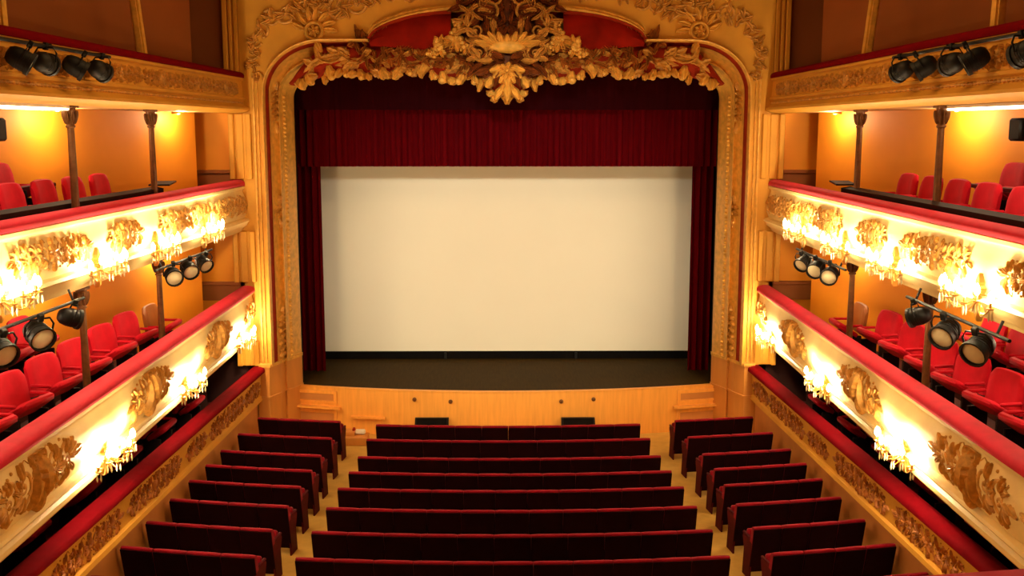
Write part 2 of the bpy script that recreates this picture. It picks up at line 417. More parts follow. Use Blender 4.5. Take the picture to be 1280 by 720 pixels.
# ------------------------------------------------------------------ gallery walls, floors, soffits
CORN = (6.1, 20.6)
def backx(Y):
    return min(7.8, 6.1 + (20.6 - Y) * (1.7 / 6.4)) if Y < 20.6 else 6.1
for side in (-1, 1):
    for (z0, z1, mt, nm) in ((0, 2.2, 'boxdark', 'boxes'), (2.2, 4.5, 'orange', 'first_gallery'), (4.5, 6.9, 'orange', 'middle_gallery'), (6.9, 12, 'brownwall', 'upper_gallery')):  # upper gallery gets a browner copy of the orange, standing in for shade
        b = MB(); P = [(6.1, 20.6), (7.8, 14.2), (7.8, -4)]
        rows = [[(side * x, y, z0), (side * x, y, z1), (side * (x + .2), y + .05, z1), (side * (x + .2), y + .05, z0)] for x, y in P]
        b.grid(rows, close_v=True)
        n0 = len(b.v); b.f.append((0, 1, 2, 3))
        struct('wall_%s_%s' % (SIDE[side], nm), b, mt)
    # end wall recess beside the stage wall
    for (z0, z1, mt, nm) in ((0, 2.2, 'boxdark', 'boxes'), (2.2, 6.9, 'orange', 'galleries'), (6.9, 12, 'brownwall', 'upper')):  # upper end wall: same dimmed brown in place of unlit orange
        b = MB(); b.box((side * 6.9, 21.5, (z0 + z1) / 2), (1.45, .1, (z1 - z0) / 2)); struct('wall_%s_end_%s' % (SIDE[side], nm), b, mt)
    b = MB(); b.box((side * 9.5, 9.5, 6), (.1, 13.5, 6)); struct('wall_%s' % SIDE[side], b, 'brownwall')
    # chair rail in the recess, one for each lit gallery
    for z in (3.42, 5.72):
        b = MB(); b.box((side * 5.95, 21.36, z), (.42, .05, .035), bev=.01); b.box((side * 5.95, 21.385, z - .2), (.42, .02, .16))
        struct('trim_%s_recess' % SIDE[side], b, 'brownwall')
    for lv in (1, 2, 3):
        b = MB(); w = SP[lv]['w']
        rows = []
        for i in range(12):
            Y = YN - 6 * 0 + (YW - YN) * i / 11
            xi = railx(lv, side, Y) + .12; xo = backx(Y) + .05 if Y < 20.6 else 7.0
            rows.append([(side * xi, Y, SOFF[lv]), (side * xo, Y, SOFF[lv]), (side * xo, Y, SOFF[lv] + .06), (side * xi, Y, SOFF[lv] + .06)])
        b.grid(rows, close_v=True)
        struct('ceiling_%s_soffit' % SIDE[side], b, 'soffit')
        b = MB(); rows = []
        for i in range(12):
            Y = YN + (YW - YN) * i / 11
            xi = railx(lv, side, Y) + .2; xo = backx(Y) + .05 if Y < 20.6 else 7.0
            rows.append([(side * xi, Y, FLOORZ[lv] - .1), (side * xo, Y, FLOORZ[lv] - .1), (side * xo, Y, FLOORZ[lv]), (side * xi, Y, FLOORZ[lv])])
        b.grid(rows, close_v=True)
        struct('floor_%s_gallery' % SIDE[side], b, 'darkfloor')
    b = MB(); b.box((side * 6.75, 13.6, .45), (1.05, 7.7, .45)); struct('floor_%s_boxes' % SIDE[side], b, 'darkfloor')
    # uprights in the top gallery
    for Y, tilt, w in ((17.35, .12, .07), (12.6, .03, .06)):
        b = MB(); X = railx(1, side, Y) + .45
        for k, (ww, dd) in enumerate(((w, .06), (w * .55, .09))):
            P = []
            for z, t in ((7.0, 0), (12.0, 1)):
                xx = X + tilt * 4 * t
                P.append([(side * (xx - ww), Y - dd, z), (side * (xx + ww), Y - dd, z), (side * (xx + ww), Y + .06, z), (side * (xx - ww), Y + .06, z)])
            b.grid(P, close_v=True)
        struct('pillar_%s_upper' % SIDE[side], b, 'palegold')
    # cream moulded jamb where the top gallery meets the stage wall
    b = MB()
    for x, w, y in ((5.62, .045, .16), (5.52, .03, .12), (5.42, .04, .10)):
        b.box((side * x, YW - y / 2, 9.9), (w, y / 2, 2.3), bev=.012)
    b.box((side * 5.52, YW - .02, 9.9), (.14, .03, 2.3)); struct('trim_%s_jamb_upper' % SIDE[side], b, 'wallcream')
    for z0, z1 in ((4.0 - .55, 4.5), (5.57, 6.88), (1.68, 2.2)):
        b = MB()
        for x, w, y in ((5.58, .05, .14), (5.42, .07, .08), (5.24, .05, .10)):
            b.box((side * x, YW - y / 2, (z0 + z1) / 2), (w, y / 2, (z1 - z0) / 2), bev=.012)
        b.box((side * 5.42, YW - .02, (z0 + z1) / 2), (.20, .03, (z1 - z0) / 2)); struct('trim_%s_jamb' % SIDE[side], b, 'wallcream')

# ------------------------------------------------------------------ proscenium
IN, YI = 4.53, 22.4
def smooth_path():
    inner, outer = [], []
    zs = [1.68 + (7.2 - 1.68) * i / 12 for i in range(13)]
    for z in zs:
        inner.append((-IN, z)); outer.append((-4.92, min(z, 7.3)))
    # inner corner small radius, outer corner large
    for i in range(1, 13):
        a = PI - (PI / 2) * i / 12
        inner.append((-IN + .45 + .45 * math.cos(a), 7.2 + .45 * math.sin(a)))
        outer.append((-4.92 + 1.25 + 1.25 * math.cos(a), 7.3 + 1.05 * math.sin(a)))
    tops = []
    for i in range(1, 9):
        t = i / 8; x = -3.67 + (-2.78 + 3.67) * t; tops.append((x, 8.35))
    for i in range(1, 17):
        t = i / 16; a = t * PI / 2
        tops.append((-2.78 * math.cos(a), 8.35 + .68 * math.sin(a)))
    for k, (x, z) in enumerate(tops):
        t = (k + 1) / len(tops)
        inner.append((-4.08 + 4.08 * t, 7.65 + .12 * math.sin(min(1, t * 4) * PI / 2))); outer.append((x, z))
    L = list(zip(inner, outer))
    Rr = [((-a[0], a[1]), (-b[0], b[1])) for a, b in reversed(L[:-1])]
    return L + Rr
PATH = smooth_path()
FP = [(0, 22.5), (0, 22.4), (.10, 22.28), (.22, 22.15), (.24, 22.09), (.36, 22.0), (.38, 21.97), (.40, 21.86), (.44, 21.80), (.48, 21.82), (.50, 21.92), (.56, 21.98), (.70, 21.88), (.82, 21.68), (.84, 21.58)]
GP = [(.84, 21.58), (.85, 21.62), (.91, 21.52), (.925, 21.40)]
OP = [(.925, 21.40), (.94, 21.30), (.965, 21.25), (1.0, 21.24), (1.03, 21.30), (1.05, 21.42)]
def fprof(P):
    b = MB(); rows = []
    for (a, o) in PATH:
        rows.append([(a[0] + (o[0] - a[0]) * t, y, a[1] + (o[1] - a[1]) * t) for t, y in P])
    b.grid(rows)
    return b
pros = empty('proscenium_arch', (0, 21.6, 1.0))
tag(pros, 'carved and gilded proscenium arch framing the stage opening', 'proscenium arch')
fprof(FP).build('moulded_frame', 'palegold', pros, True)
fprof(GP).build('red_groove', 'redgroove', pros, True)
fprof(OP).build('outer_moulding', 'palegold', pros, True)
def frame_at(side):
    def f(u, v, h):   # u across the frame as t, v = z
        t = u
        y = 22.4
        for (t0, y0), (t1, y1) in zip(FP[1:], FP[2:]):
            if t0 <= t <= t1 and t1 > t0: y = y0 + (y1 - y0) * (t - t0) / (t1 - t0)
        return (side * (IN + (4.92 - IN) * t - h * .75), y - h * .66, v)
    return f
for side in (-1, 1):
    f = frame_at(side)
    b = MB(); z = 1.75
    while z < 7.3:
        dome(b, lambda u, v, h: f(.30 + (u) / .62, v, h), 0, z, .035, .035, n=6); z += .09
    b.build('bead_strip', 'palegold', pros, True)
    g = lambda u, v, h: f(.67 + u / 1.15, v, h)
    for (z0, z1) in ((7.35, 6.75), (2.65, 1.8), (5.0, 4.75)):
        b = MB(); z = z0; k = 0
        while z > z1:
            for s_ in (-1, 1): leaf(b, g, s_ * .02, z, -PI / 2 + s_ * .75, .15, .10, .06, s_ * .2, 2)
            dome(b, g, 0, z - .03, .05, .09); z -= .13; k += 1
        leaf(b, g, 0, z, -PI / 2, .22, .09, .05, 0, 2); leaf(b, g, 0, z0, PI / 2, .2, .14, .06, 0, 2)
        b.build('carved_drop', 'gold', pros, True)

# wall around the arch
b = MB(); rows = []
for i, (a, o) in enumerate(PATH):
    ox, oz = o[0] + (o[0] - a[0]) * .04, o[1] + (o[1] - a[1]) * .04
    if abs(o[0]) >= 4.919: tx, tz = math.copysign(5.62, o[0]), oz
    elif abs(o[0]) > 3.66:
        q = (4.92 - abs(o[0])) / 1.25
        tx, tz = math.copysign(5.62, o[0]), 7.3 + (12 - 7.3) * q
    else: tx, tz = o[0] * 5.62 / 3.67, 12
    rows.append([(ox, YW, oz), ((ox + tx) / 2, YW, (oz + tz) / 2), (tx, YW, tz), (tx, YW + .3, tz), (ox, YW + .3, oz)])
b.grid(rows, close_v=True)
struct('wall_proscenium', b, 'wallcream')
# fluted strip of the wall beside the frame
for side in (-1, 1):
    b = MB()
    for x, w in ((5.04, .012), (5.12, .02)):
        b.box((side * x, YW - .02, 4.7), (w, .03, 3.0), bev=.008)
    struct('trim_%s_flute' % SIDE[side], b, 'palegold')

# pedestals under the frame
for side in (-1, 1):
    b = MB()
    plan = [(side * 4.53, 22.5), (side * 4.53, 22.36), (side * 4.74, 21.86), (side * 4.78, 21.9), (side * 4.84, 21.62), (side * 4.98, 21.26), (side * 5.22, 21.26), (side * 5.22, 22.5)]
    b.prism(plan, 0, 1.0); b.prism([(x * .9985 if abs(x) < 5.1 else x, y) for x, y in plan], 1.03, 1.66)
    lip = [(x - side * .03, y - .03) for x, y in plan]
    b.prism(lip, 1.0, 1.035)
    struct('wall_%s_pedestal' % SIDE[side], b, 'pedestal')
    b = MB(); b.prism([(x - side * .03, y - .03) for x, y in plan], 1.66, 1.72); struct('trim_%s_pedestal' % SIDE[side], b, 'palegold')

# relief on the wall and the crest
def wf(u, v, h): return (u, YW - h - .002, v)
def tf(u, v, h): return (u, 21.62 - h, v)
rng = random.Random(5)
for side in (-1, 1):
    b = MB()
    F = lambda u, v, h: wf(side * u, v, h)
    # chain up the spandrel then over the top
    chain = [(5.02, 7.62, .10), (5.12, 7.85, .12), (5.10, 8.10, .13), (5.06, 8.32, .13), (4.92, 8.55, .15), (4.72, 8.76, .17), (4.42, 8.86, .19)]
    for k, (x, z, r) in enumerate(chain):
        scroll(b, F, x, z, r, rng.uniform(0, 6), 1 if k % 2 else -1, r * .22, .06)
        for j in range(4): leaf(b, F, x, z, rng.uniform(0, 6.3), r * 1.25, r * .6, .06, .3, 3)
    for (x, z, r) in ((4.05, 8.92, .22), (3.72, 9.05, .2), (3.35, 8.95, .22), (3.02, 9.05, .2), (2.72, 9.12, .17), (2.35, 9.2, .15), (1.9, 9.25, .15), (1.5, 9.28, .15)):
        scroll(b, F, x, z, r, rng.uniform(0, 6), rng.choice((-1, 1)), r * .2, .07)
        for j in range(5): leaf(b, F, x + rng.uniform(-.08, .08), z + rng.uniform(-.05, .05), rng.uniform(0, 6.3), r * 1.1, r * .5, .07, .3, 3)
    b.build('spandrel_scrollwork', 'gold', pros, True)
    b = MB()
    ring(b, F, 3.86, 8.52, .17, .045, .12); rosette(b, F, 3.86, 8.52, .12, .08, 6)
    for a in (.2, .7, 1.2, 1.6, 2.1, 2.6, 3.0): leaf(b, F, 3.86 + .17 * math.cos(a), 8.52 + .17 * math.sin(a), a, .3, .13, .08, .25, 3)
    leaf(b, F, 3.86, 8.36, -PI / 2 - .5, .3, .12, .1, 0, 2)
    b.build('ringed_boss', 'palegold', pros, True)

def zlow(x):   # underside outline of the carved fringe
    x = abs(x)
    P = [(0, 7.14), (.18, 7.12), (.40, 7.32), (.75, 7.56), (1.2, 7.52), (1.7, 7.66), (2.4, 7.60), (3.2, 7.62), (3.7, 7.56), (4.1, 7.44), (4.35, 7.36)]
    for (a, b_), (c, d) in zip(P, P[1:]):
        if a <= x <= c: return b_ + (d - b_) * (x - a) / (c - a)
    return P[-1][1]
for side in (-1, 1):
    rg = random.Random(21)
    G = lambda u, v, h: tf(side * u, v, h)
    # solid red-brown backing of the fringe with a bulging section
    b = MB(); rows = []
    for i in range(45):
        x = 4.4 * i / 44; zl = zlow(x) + .10; zu = 8.28 - max(0, x - 3.4) ** 2 * .75
        rows.append([G(x, zl, -.25), G(x, zl, .05), G(x, zl + (zu - zl) * .35, .22), G(x, zl + (zu - zl) * .7, .18), G(x, zu, .05), G(x, zu, -.2)])
    b.grid(rows); b.build('fringe_backing', 'redgroove', pros, True)
    b = MB()                       # lower lip: a row of petals hanging over the opening
    x = .05
    while x < 4.25:
        zl = zlow(x) + rg.uniform(-.07, .01); L = rg.uniform(.15, .30)
        a = -PI / 2 + rg.uniform(-.5, .5)
        leaf(b, G, x - L * math.cos(a), zl - L * math.sin(a), a, L, rg.uniform(.14, .25), .13, rg.uniform(-.4, .4), 2, base=rg.uniform(.08, .22))
        if rg.random() < .45: dome(b, G, x, zl + .05, rg.uniform(.04, .08), .12, 1.1, base=.17)
        x += rg.uniform(.11, .21)
    b.build('petal_fringe', 'palegold', pros, True)
    b = MB()                       # middle: swags of broad leaves
    for i in range(50):
        x = rg.uniform(.3, 4.15); zl = zlow(x); top = 8.2 - max(0, x - 3.4) * .45
        z = zl + .12 + rg.random() * (top - zl - .22)
        a_, L_, W_, c_ = rg.choice((0, PI)) + rg.uniform(-.7, .7), rg.uniform(.22, .42), rg.uniform(.14, .24), rg.uniform(-.5, .5)
        if z + L_ * math.sin(a_) < zl + .06 or z + L_ * math.sin(a_) > top: a_ = -a_ * .4
        if x + L_ * math.cos(a_) > 4.15: continue
        leaf(b, G, x, z, a_, L_, W_, .11, c_, 3, base=.12)
    for x in (3.85, 3.3, 2.75, 2.2): 
        ridge(b, G, [(x, 8.02), (x - .15, 7.92), (x - .3, 7.9), (x - .45, 7.95), (x - .55, 8.04)], .05, .05, .28)
    b.build('swag_leaves', 'gold', pros, True)
    b = MB()  # smaller leaves in a darker gold
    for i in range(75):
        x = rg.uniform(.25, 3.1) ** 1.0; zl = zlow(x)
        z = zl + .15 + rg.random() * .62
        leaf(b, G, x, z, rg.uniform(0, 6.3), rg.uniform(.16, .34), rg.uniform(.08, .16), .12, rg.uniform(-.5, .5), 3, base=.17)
    b.build('dark_gold_foliage', 'oldgold', pros, True)
    # crimson lens panel
    b = MB(); rows = []
    for i in range(21):
        t = i / 20; x = 1.12 + 1.62 * t
        zt = 8.34 + .52 * math.cos(t * PI / 2) ** .55; zb = 8.12 + .1 * t
        rows.append([(side * x, 21.35 - .12 * math.sin(PI * q) - .02, zb + (zt - zb) * q) for q in (0, .25, .5, .75, 1)])
    b.grid(rows); b.build('crimson_panel', 'redpanel', pros, True)
    b = MB(); pts = [(1.12 + 1.66 * i / 20, 8.36 + .52 * math.cos(i / 20 * PI / 2) ** .55) for i in range(21)]
    ridge(b, lambda u, v, h: (side * u, 21.36 - h, v), pts, .045, .045, .13); b.build('panel_moulding', 'redgroove', pros, True)
    b = MB(); ridge(b, lambda u, v, h: (side * u, 21.37 - h, v), [(x, z + .1) for x, z in pts], .04, .04, .10); b.build('panel_outer_moulding', 'palegold', pros, True)
    # gold tufted boss next to the crest
    b = MB()
    H2 = lambda u, v, h: (side * u, 21.28 - h, v)
    for (x, z, r) in ((1.05, 8.32, .22), (1.32, 8.22, .2), (.98, 8.6, .14), (.8, 8.2, .16), (1.5, 8.05, .12)):
        for q in range(12):
            a = rg.uniform(0, 6.28); d = r * rg.uniform(.1, .85); dome(b, H2, x + d * math.cos(a), z + d * math.sin(a), r * rg.uniform(.22, .4), .09, rg.uniform(.8, 1.4), base=rg.uniform(0, .12))
        for q in range(5): leaf(b, H2, x, z, rg.uniform(0, 6.28), r * 1.1, r * .6, .14, rg.uniform(-.5, .5), 3)
    leaf(b, H2, 1.0, 8.55, PI / 2 + .2, .3, .14, .1, .2, 3)
    b.build('tufted_boss', 'palegold', pros, True)
# central crest, both halves mirrored
rg = random.Random(8)
CF = lambda u, v, h: (u, 21.28 - h, v)
b = MB()
for k in range(95):
    x = abs(rg.gauss(0, .42)); z = rg.uniform(7.75, 9.25)
    if x > .95: x = rg.uniform(.1, .9)
    L = rg.uniform(.2, .42); a = rg.uniform(-1.2, 1.9); W = rg.uniform(.09, .18); cu = rg.uniform(-.5, .5); bs = rg.uniform(.02, .24) * (1 - x * .6)
    leaf(b, CF, x, z, a, L, W, .12, cu, 3, base=bs); leaf(b, CF, -x, z, PI - a, L, W, .12, -cu, 3, base=bs)
b.build('crest_dark_foliage', 'bronze', pros, True)
b = MB()
rows = []
for i in range(15):
    z = 7.5 + 1.75 * i / 14; hw = .30 + .75 * math.sin(PI * min(1, (i + 1.5) / 15)) ** .8
    rows.append([(hw * q, 21.55 - .32 * (1 - q * q), z) for q in (-1, -.7, -.35, 0, .35, .7, 1)])
b.grid(rows); b.build('crest_body', 'bronze', pros, True)
b = MB()
for k in range(26):
    x = rg.uniform(.06, .85); z = rg.uniform(7.9, 9.2); L = rg.uniform(.2, .36); a = rg.uniform(-.4, 1.9); W = rg.uniform(.08, .15); cu = rg.uniform(-.5, .5)
    leaf(b, CF, x, z, a, L, W, .12, cu, 3, base=.2); leaf(b, CF, -x, z, PI - a, L, W, .12, -cu, 3, base=.2)
b.build('crest_foliage', 'gold', pros, True)
for s_ in (-1, 1):
    b = MB(); FF = lambda u, v, h: CF(s_ * u, v, h + .22)
    scroll(b, FF, .34, 8.85, .2, 0, 1, .045, .1); scroll(b, FF, .62, 8.5, .17, 1, -1, .04, .1); scroll(b, FF, .26, 9.12, .14, 2, 1, .035, .1)
    scroll(b, FF, .55, 8.05, .16, 2, 1, .04, .1); scroll(b, FF, .8, 8.75, .13, 2, 1, .03, .1)
    b.build('crest_scroll', 'gold', pros, True)
b = MB()   # central shell and pendant
for k in range(9):
    a = PI * (k + .5) / 9; leaf(b, lambda u, v, h: CF(u, v, h + .3), .28 * math.cos(a), 8.22, a, .20 + .18 * abs(math.cos(a)), .16, .12, 0, 2)
dome(b, lambda u, v, h: CF(u, v, h + .28), 0, 8.20, .15, .16, 2.6)
for k in range(7):
    a = -PI * (k + .5) / 7; leaf(b, lambda u, v, h: CF(u, v, h + .22), 0, 7.8, a, .36 if k != 3 else .5, .2, .12, 0, 2)
for s_ in (-1, 1):
    leaf(b, lambda u, v, h: CF(u, v, h + .22), s_ * .06, 7.45, -PI / 2 + s_ * .55, .34, .17, .12, 0, 2)
    leaf(b, lambda u, v, h: CF(u, v, h + .2), s_ * .3, 7.6, -PI / 2 + s_ * .5, .24, .2, .12, 0, 2)
leaf(b, lambda u, v, h: CF(u, v, h + .25), 0, 7.55, -PI / 2, .42, .2, .14, 0, 2)
rosette(b, lambda u, v, h: CF(u, v, h + .3), 0, 7.72, .17, .12, 6)
b.build('crest_shell_and_pendant', 'palegold', pros, True)

# ------------------------------------------------------------------ stage
def bow(x): return 22.36 - .66 * (1 - (x / 4.74) ** 2)
xs = [-4.74 + 9.48 * i / 40 for i in range(41)]
b = MB(); b.prism([(x, bow(x) + .02) for x in xs] + [(4.74, 22.6), (7.5, 22.6), (7.5, 28), (-7.5, 28), (-7.5, 22.6), (-4.74, 22.6)], .86, 1.0)
struct('floor_stage', b, 'stagefloor')
b = MB(); rows = []
for x in xs:
    y = bow(x); rows.append([(x, y, 0), (x, y, .985), (x, y - .015, .99), (x, y - .015, 1.012), (x, y + .10, 1.012), (x, y + .10, 0)])
b.grid(rows, close_v=True); struct('wall_stage_front', b, 'stagewood')
for side in (-1, 1):    # panelled end sections with ledge
    root = empty('panelled_stage_end', (side * 4.15, bow(4.15) - .05, 0))
    tag(root, 'panelled wooden section with ledge at the %s end of the stage front' % SIDE[side], 'wood panelling', 'panelled stage ends')
    x0, x1 = 3.72, 4.68
    def strip(bm_, xa, xb, z0, z1, d):
        rows = []
        for i in range(9):
            x = xa + (xb - xa) * i / 8; y = bow(x)
            rows.append([(side * x, y, z0), (side * x, y, z1), (side * x, y - d, z1), (side * x, y - d, z0)])
        o = len(bm_.v); bm_.grid(rows, close_v=True); bm_.f.append((o, o + 1, o + 2, o + 3)); bm_.f.append(tuple(o + 32 + k for k in range(4)))
    b = MB()
    for z0, z1 in ((.86, .93), (.66, .70), (.10, .16), (.44, .50)): strip(b, x0, x1, z0, z1, .03)
    for xa in (x0, x1 - .05): strip(b, xa, xa + .05, .1, .93, .03)
    b.build('panel_frame', 'stagewood', root, False)
    b = MB(); strip(b, x0 - .08, x1, .545, .59, .14); b.build('ledge', 'stagewood', root, False)
    b = MB(); strip(b, x0 + .08, x1 - .08, .71, .85, .008); strip(b, x0 + .08, x1 - .08, .2, .42, .008); b.build('inset_panel', 'dadobrown', root, False)
b = MB()
rows = []
for i in range(9):
    x = -3.4 + .75 * i / 8; y = bow(x); rows.append([(x, y, .36), (x, y, .40), (x, y - .09, .40), (x, y - .09, .36)])
b.grid(rows, close_v=True); tag(b.build('wooden_shelf', 'stagewood', None, False), 'short wooden shelf along the stage front above the left aisle', 'shelf')
b = MB(); b.box((-3.28, 21.30, .09), (.34, .2, .09), bev=.015); b.box((-3.42, 21.36, .225), (.2, .14, .045), bev=.01)
tag(b.build('wooden_step', 'pedestal', None, False), 'low wooden double step against the stage at the head of the left aisle', 'step')
root = empty('aisle_lamp', (-3.14, 21.38, .18)); tag(root, 'small white lamp box on the wooden step by the stage', 'lamp')
b = MB(); b.box((-3.12, 21.36, .235), (.11, .06, .05), bev=.025); b.build('housing', 'whiteplastic', root)
b = MB(); b.box((-3.255, 21.36, .25), (.025, .06, .07), bev=.01); b.build('bracket', 'redgroove', root)
for k, x in enumerate((-1.62, 1.52)):
    root = empty('stage_monitor', (x, bow(x) - .2, 0)); w = .36
    tag(root, 'low black stage monitor box against the stage front, %s of the centre' % ('left', 'right')[k], 'stage monitor', 'stage monitors')
    Y = bow(x)
    b = MB(); P = [(-w, ), (w, )]
    poly = [(Y - .04, .0), (Y - .40, .0), (Y - .40, .22), (Y - .12, .44), (Y - .04, .44)]
    b.grid([[(x + sx, y, z) for y, z in poly] for sx in (-w, w)], close_v=True); b.f += [(0, 1, 2, 3, 4), (5, 6, 7, 8, 9)]
    b.build('cabinet', 'black', root, False)
    b = MB(); b.box((x, Y - .275, .345), (w * .88, .16, .008), Matrix.Rotation(R(38.5), 3, 'X')); b.build('grille', 'blackcloth', root, False)
for k, x in enumerate((-2.0, -1.22, 1.16, 1.86)):
    b = MB(); y = bow(x); Mx = Matrix.Rotation(R(90), 3, 'X')
    b.lathe([(.045, 0), (.045, .02), (.028, .035), (.028, .05), (.01, .052)], (x, y - .015, .82 if k in (0, 3) else .79), 12, Mx)
    tag(b.build('floor_socket', 'iron', None, True), ('small dark socket on the stage front, leftmost of four', 'small dark socket on the stage front, second from left',
        'small dark socket on the stage front, third from left', 'small dark socket on the stage front, rightmost of four')[k], 'socket', 'stage front sockets')

def pleated(x0, x1, z0, z1, y, amp, wl, seed, name, m, label, cat, group=None, flare=0):
    rg = random.Random(seed); b = MB(); rows = []; n = int((x1 - x0) / wl * 8)
    ph = [rg.uniform(0, 6.28) for _ in range(4)]
    for i in range(n + 1):
        x = x0 + (x1 - x0) * i / n
        d = amp * (math.sin(2 * PI * x / wl + ph[0] + .7 * math.sin(x * 1.7 + ph[1])) + .35 * math.sin(2 * PI * x / wl * 2.3 + ph[2]))
        row = [(x, y + d * (.6 + .4 * (1 - q)), z0 + (z1 - z0) * q) for q in (0, .25, .5, .75, 1)]
        row += [(p[0], p[1] + .02, p[2]) for p in reversed(row)]
        rows.append(row)
    b.grid(rows, close_v=True); k = len(rows[0]); b.f += [tuple(range(k)), tuple(n * k + j for j in range(k))]
    return tag(b.build(name, m, None, True), label, cat, group)
pleated(-4.9, 4.9, 6.99, 9.2, 23.0, .02, .5, 1, 'stage_valance', 'curtaindark', 'dark plain valance high behind the carved arch', 'curtain')
pleated(-4.9, 4.9, 5.745, 8.0, 23.5, .035, .17, 2, 'stage_valance', 'curtain', 'red finely pleated valance hanging just above the white screen', 'curtain')
pleated(-4.74, -4.22, 1.0, 7.2, 23.75, .045, .16, 3, 'side_curtain', 'curtain', 'narrow red side curtain left of the screen', 'curtain', 'side curtains')
pleated(4.22, 4.70, 1.0, 7.2, 23.75, .045, .16, 4, 'side_curtain', 'curtain', 'narrow red side curtain right of the screen', 'curtain', 'side curtains')
root = empty('projection_screen', (0.08, 25, 1.0)); tag(root, 'large blank off-white projection screen standing on the stage', 'projection screen')
b = MB(); b.box((.09, 25.03, 3.75), (4.60, .02, 2.56)); b.build('screen_sheet', 'screen', root, False)
b = MB()
for z in (1.17, 6.33): b.box((.09, 25.06, z), (4.66, .03, .03), bev=.008)
for x in (-4.54, 4.72): b.box((x, 25.06, 3.75), (.03, .03, 2.6), bev=.008)
for x in (-4.54, -1.5, 1.7, 4.72): b.box((x, 25.12, 1.08), (.03, .2, .08), bev=.008)
b.build('frame', 'black', root, False)
b = MB(); b.box((.09, 25.0, 1.09), (4.62, .012, .09)); b.build('bottom_masking', 'blackcloth', root, False)
b = MB()
b.box((0, 28, 6), (7.6, .1, 6)); struct('wall_stage_back', b, 'blackcloth')
for side in (-1, 1):
    b = MB(); b.box((side * 7.5, 25.3, 6), (.1, 2.8, 6)); struct('wall_stage_%s' % SIDE[side], b, 'blackcloth')
    b = MB(); b.box((side * 6.4, 22.62, 6), (1.85, .1, 6)); struct('wall_stage_wing_%s' % SIDE[side], b, 'blackcloth')
b = MB(); b.box((0, 25.2, 12.1), (7.6, 2.9, .1)); struct('ceiling_stage', b, 'blackcloth')
b = MB(); b.box((0, 22.62, 10.5), (5.0, .08, 1.6)); struct('wall_stage_header', b, 'blackcloth')

# ------------------------------------------------------------------ stalls seats
def make_stall():
    root = empty('stalls_seat')
    W = .262
    tilt = Matrix.Rotation(R(11), 3, 'X')
    # upholstered backrest with softly rounded top
    b = MB(); rows = []
    sec = [(.055, -.0), (.06, .1), (.055, .30), (.045, .40), (.025, .432), (-.01, .44), (-.03, .43), (-.038, .40), (-.038, 0)]
    for i in range(9):
        q = -1 + i / 4; x = q * (W - .006) * (1 if abs(q) < 1 else 1)
        s_ = 1 - .012 * abs(q) ** 6
        fl = 1 if abs(q) < .99 else .9
        rows.append([tuple(Vector((x * (1.0 + .02 * z / .44), 0, .42)) + tilt @ Vector((0, y * fl, z * s_))) for y, z in sec])
    b.grid(rows, close_v=True); k = len(sec); b.f += [tuple(range(k)), tuple(8 * k + j for j in range(k))]
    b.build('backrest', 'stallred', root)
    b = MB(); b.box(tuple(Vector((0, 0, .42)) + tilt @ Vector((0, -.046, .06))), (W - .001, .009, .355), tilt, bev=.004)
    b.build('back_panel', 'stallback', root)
    # tipped-up seat cushion
    b = MB(); b.box((0, .16, .52), (W - .035, .045, .20), Matrix.Rotation(R(-14), 3, 'X'), bev=.025)
    b.build('seat_cushion', 'stallred', root)
    for sx in (-1, 1):
        b = MB()
        poly = [(.0, .0), (.28, .0), (.24, .40), (.30, .58), (.28, .62), (-.02, .62), (-.085, .82), (-.105, .82), (-.03, .42)]
        x0 = sx * (W - .004); x1 = sx * (W - .030)
        b.grid([[(x, y, z) for y, z in poly] for x in (x0, x1)], close_v=True); n = len(poly); b.f += [tuple(range(n)), tuple(range(n, 2 * n))]
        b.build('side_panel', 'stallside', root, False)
        b = MB(); b.box((sx * (W - .03), .14, .635), (.026, .17, .018), bev=.01); b.build('armrest', 'stallside', root)
    return root
ORD = ['', 'first', 'second', 'third', 'fourth', 'fifth', 'sixth', 'seventh', 'eighth', 'ninth', 'tenth', 'eleventh']
proto = make_stall(); first = True
BY = [19.62, 18.65, 17.6, 16.77, 15.96, 15.08, 14.12, 13.18, 12.2]
CW = [(-2.58, 2.60), (-2.64, 2.66), (-2.66, 2.70), (-2.70, 2.76), (-2.76, 2.83), (-2.80, 2.88), (-2.85, 2.93), (-2.90, 2.98)]
LWn = [(-5.0, -3.31), (-5.13, -3.30), (-5.18, -3.32), (-5.22, -3.33), (-5.27, -3.37), (-5.31, -3.39), (-5.36, -3.43), (-5.40, -3.45), (-5.45, -3.5)]
RWn = [(3.32, 4.93), (3.38, 5.05), (3.46, 5.11), (3.50, 5.16), (3.50, 5.19), (3.50, 5.22), (3.53, 5.27), (3.57, 5.38), (3.6, 5.45)]
def put(x, Y, w, label, group):
    global first
    o = proto if first else copy_tree(proto); first = False
    a = math.asin(x / 25.0)
    # the top rear edge of the back sits at Y; the seat base lies forward of it
    o.location = (x - .12 * 0, Y + .13, 0); o.rotation_euler = (0, 0, a); o.scale = (w / .53, 1, 1)
    tag(o, label, 'seat', group)
for r_ in range(9):
    rn = ORD[r_ + 1]
    for blk, tab in (('centre', CW), ('left', LWn), ('right', RWn)):
        if r_ >= len(tab): continue
        x0, x1 = tab[r_]; n = (10 if r_ < 4 else 11) if blk == 'centre' else 4
        w = (x1 - x0) / n
        for k in range(n):
            x = x0 + w * (k + .5); Y = BY[r_] + x * x / 50 + (.15 if (blk != 'centre' and r_ == 0) else 0)
            rowtxt = 'front row by the stage' if r_ == 0 else '%s row back from the stage' % rn
            put(x, Y, w + .005, 'dark red seat, %s block, %s, %s from left' % (blk, rowtxt, ORD[k + 1]), 'dark red seats of the %s block' % blk)

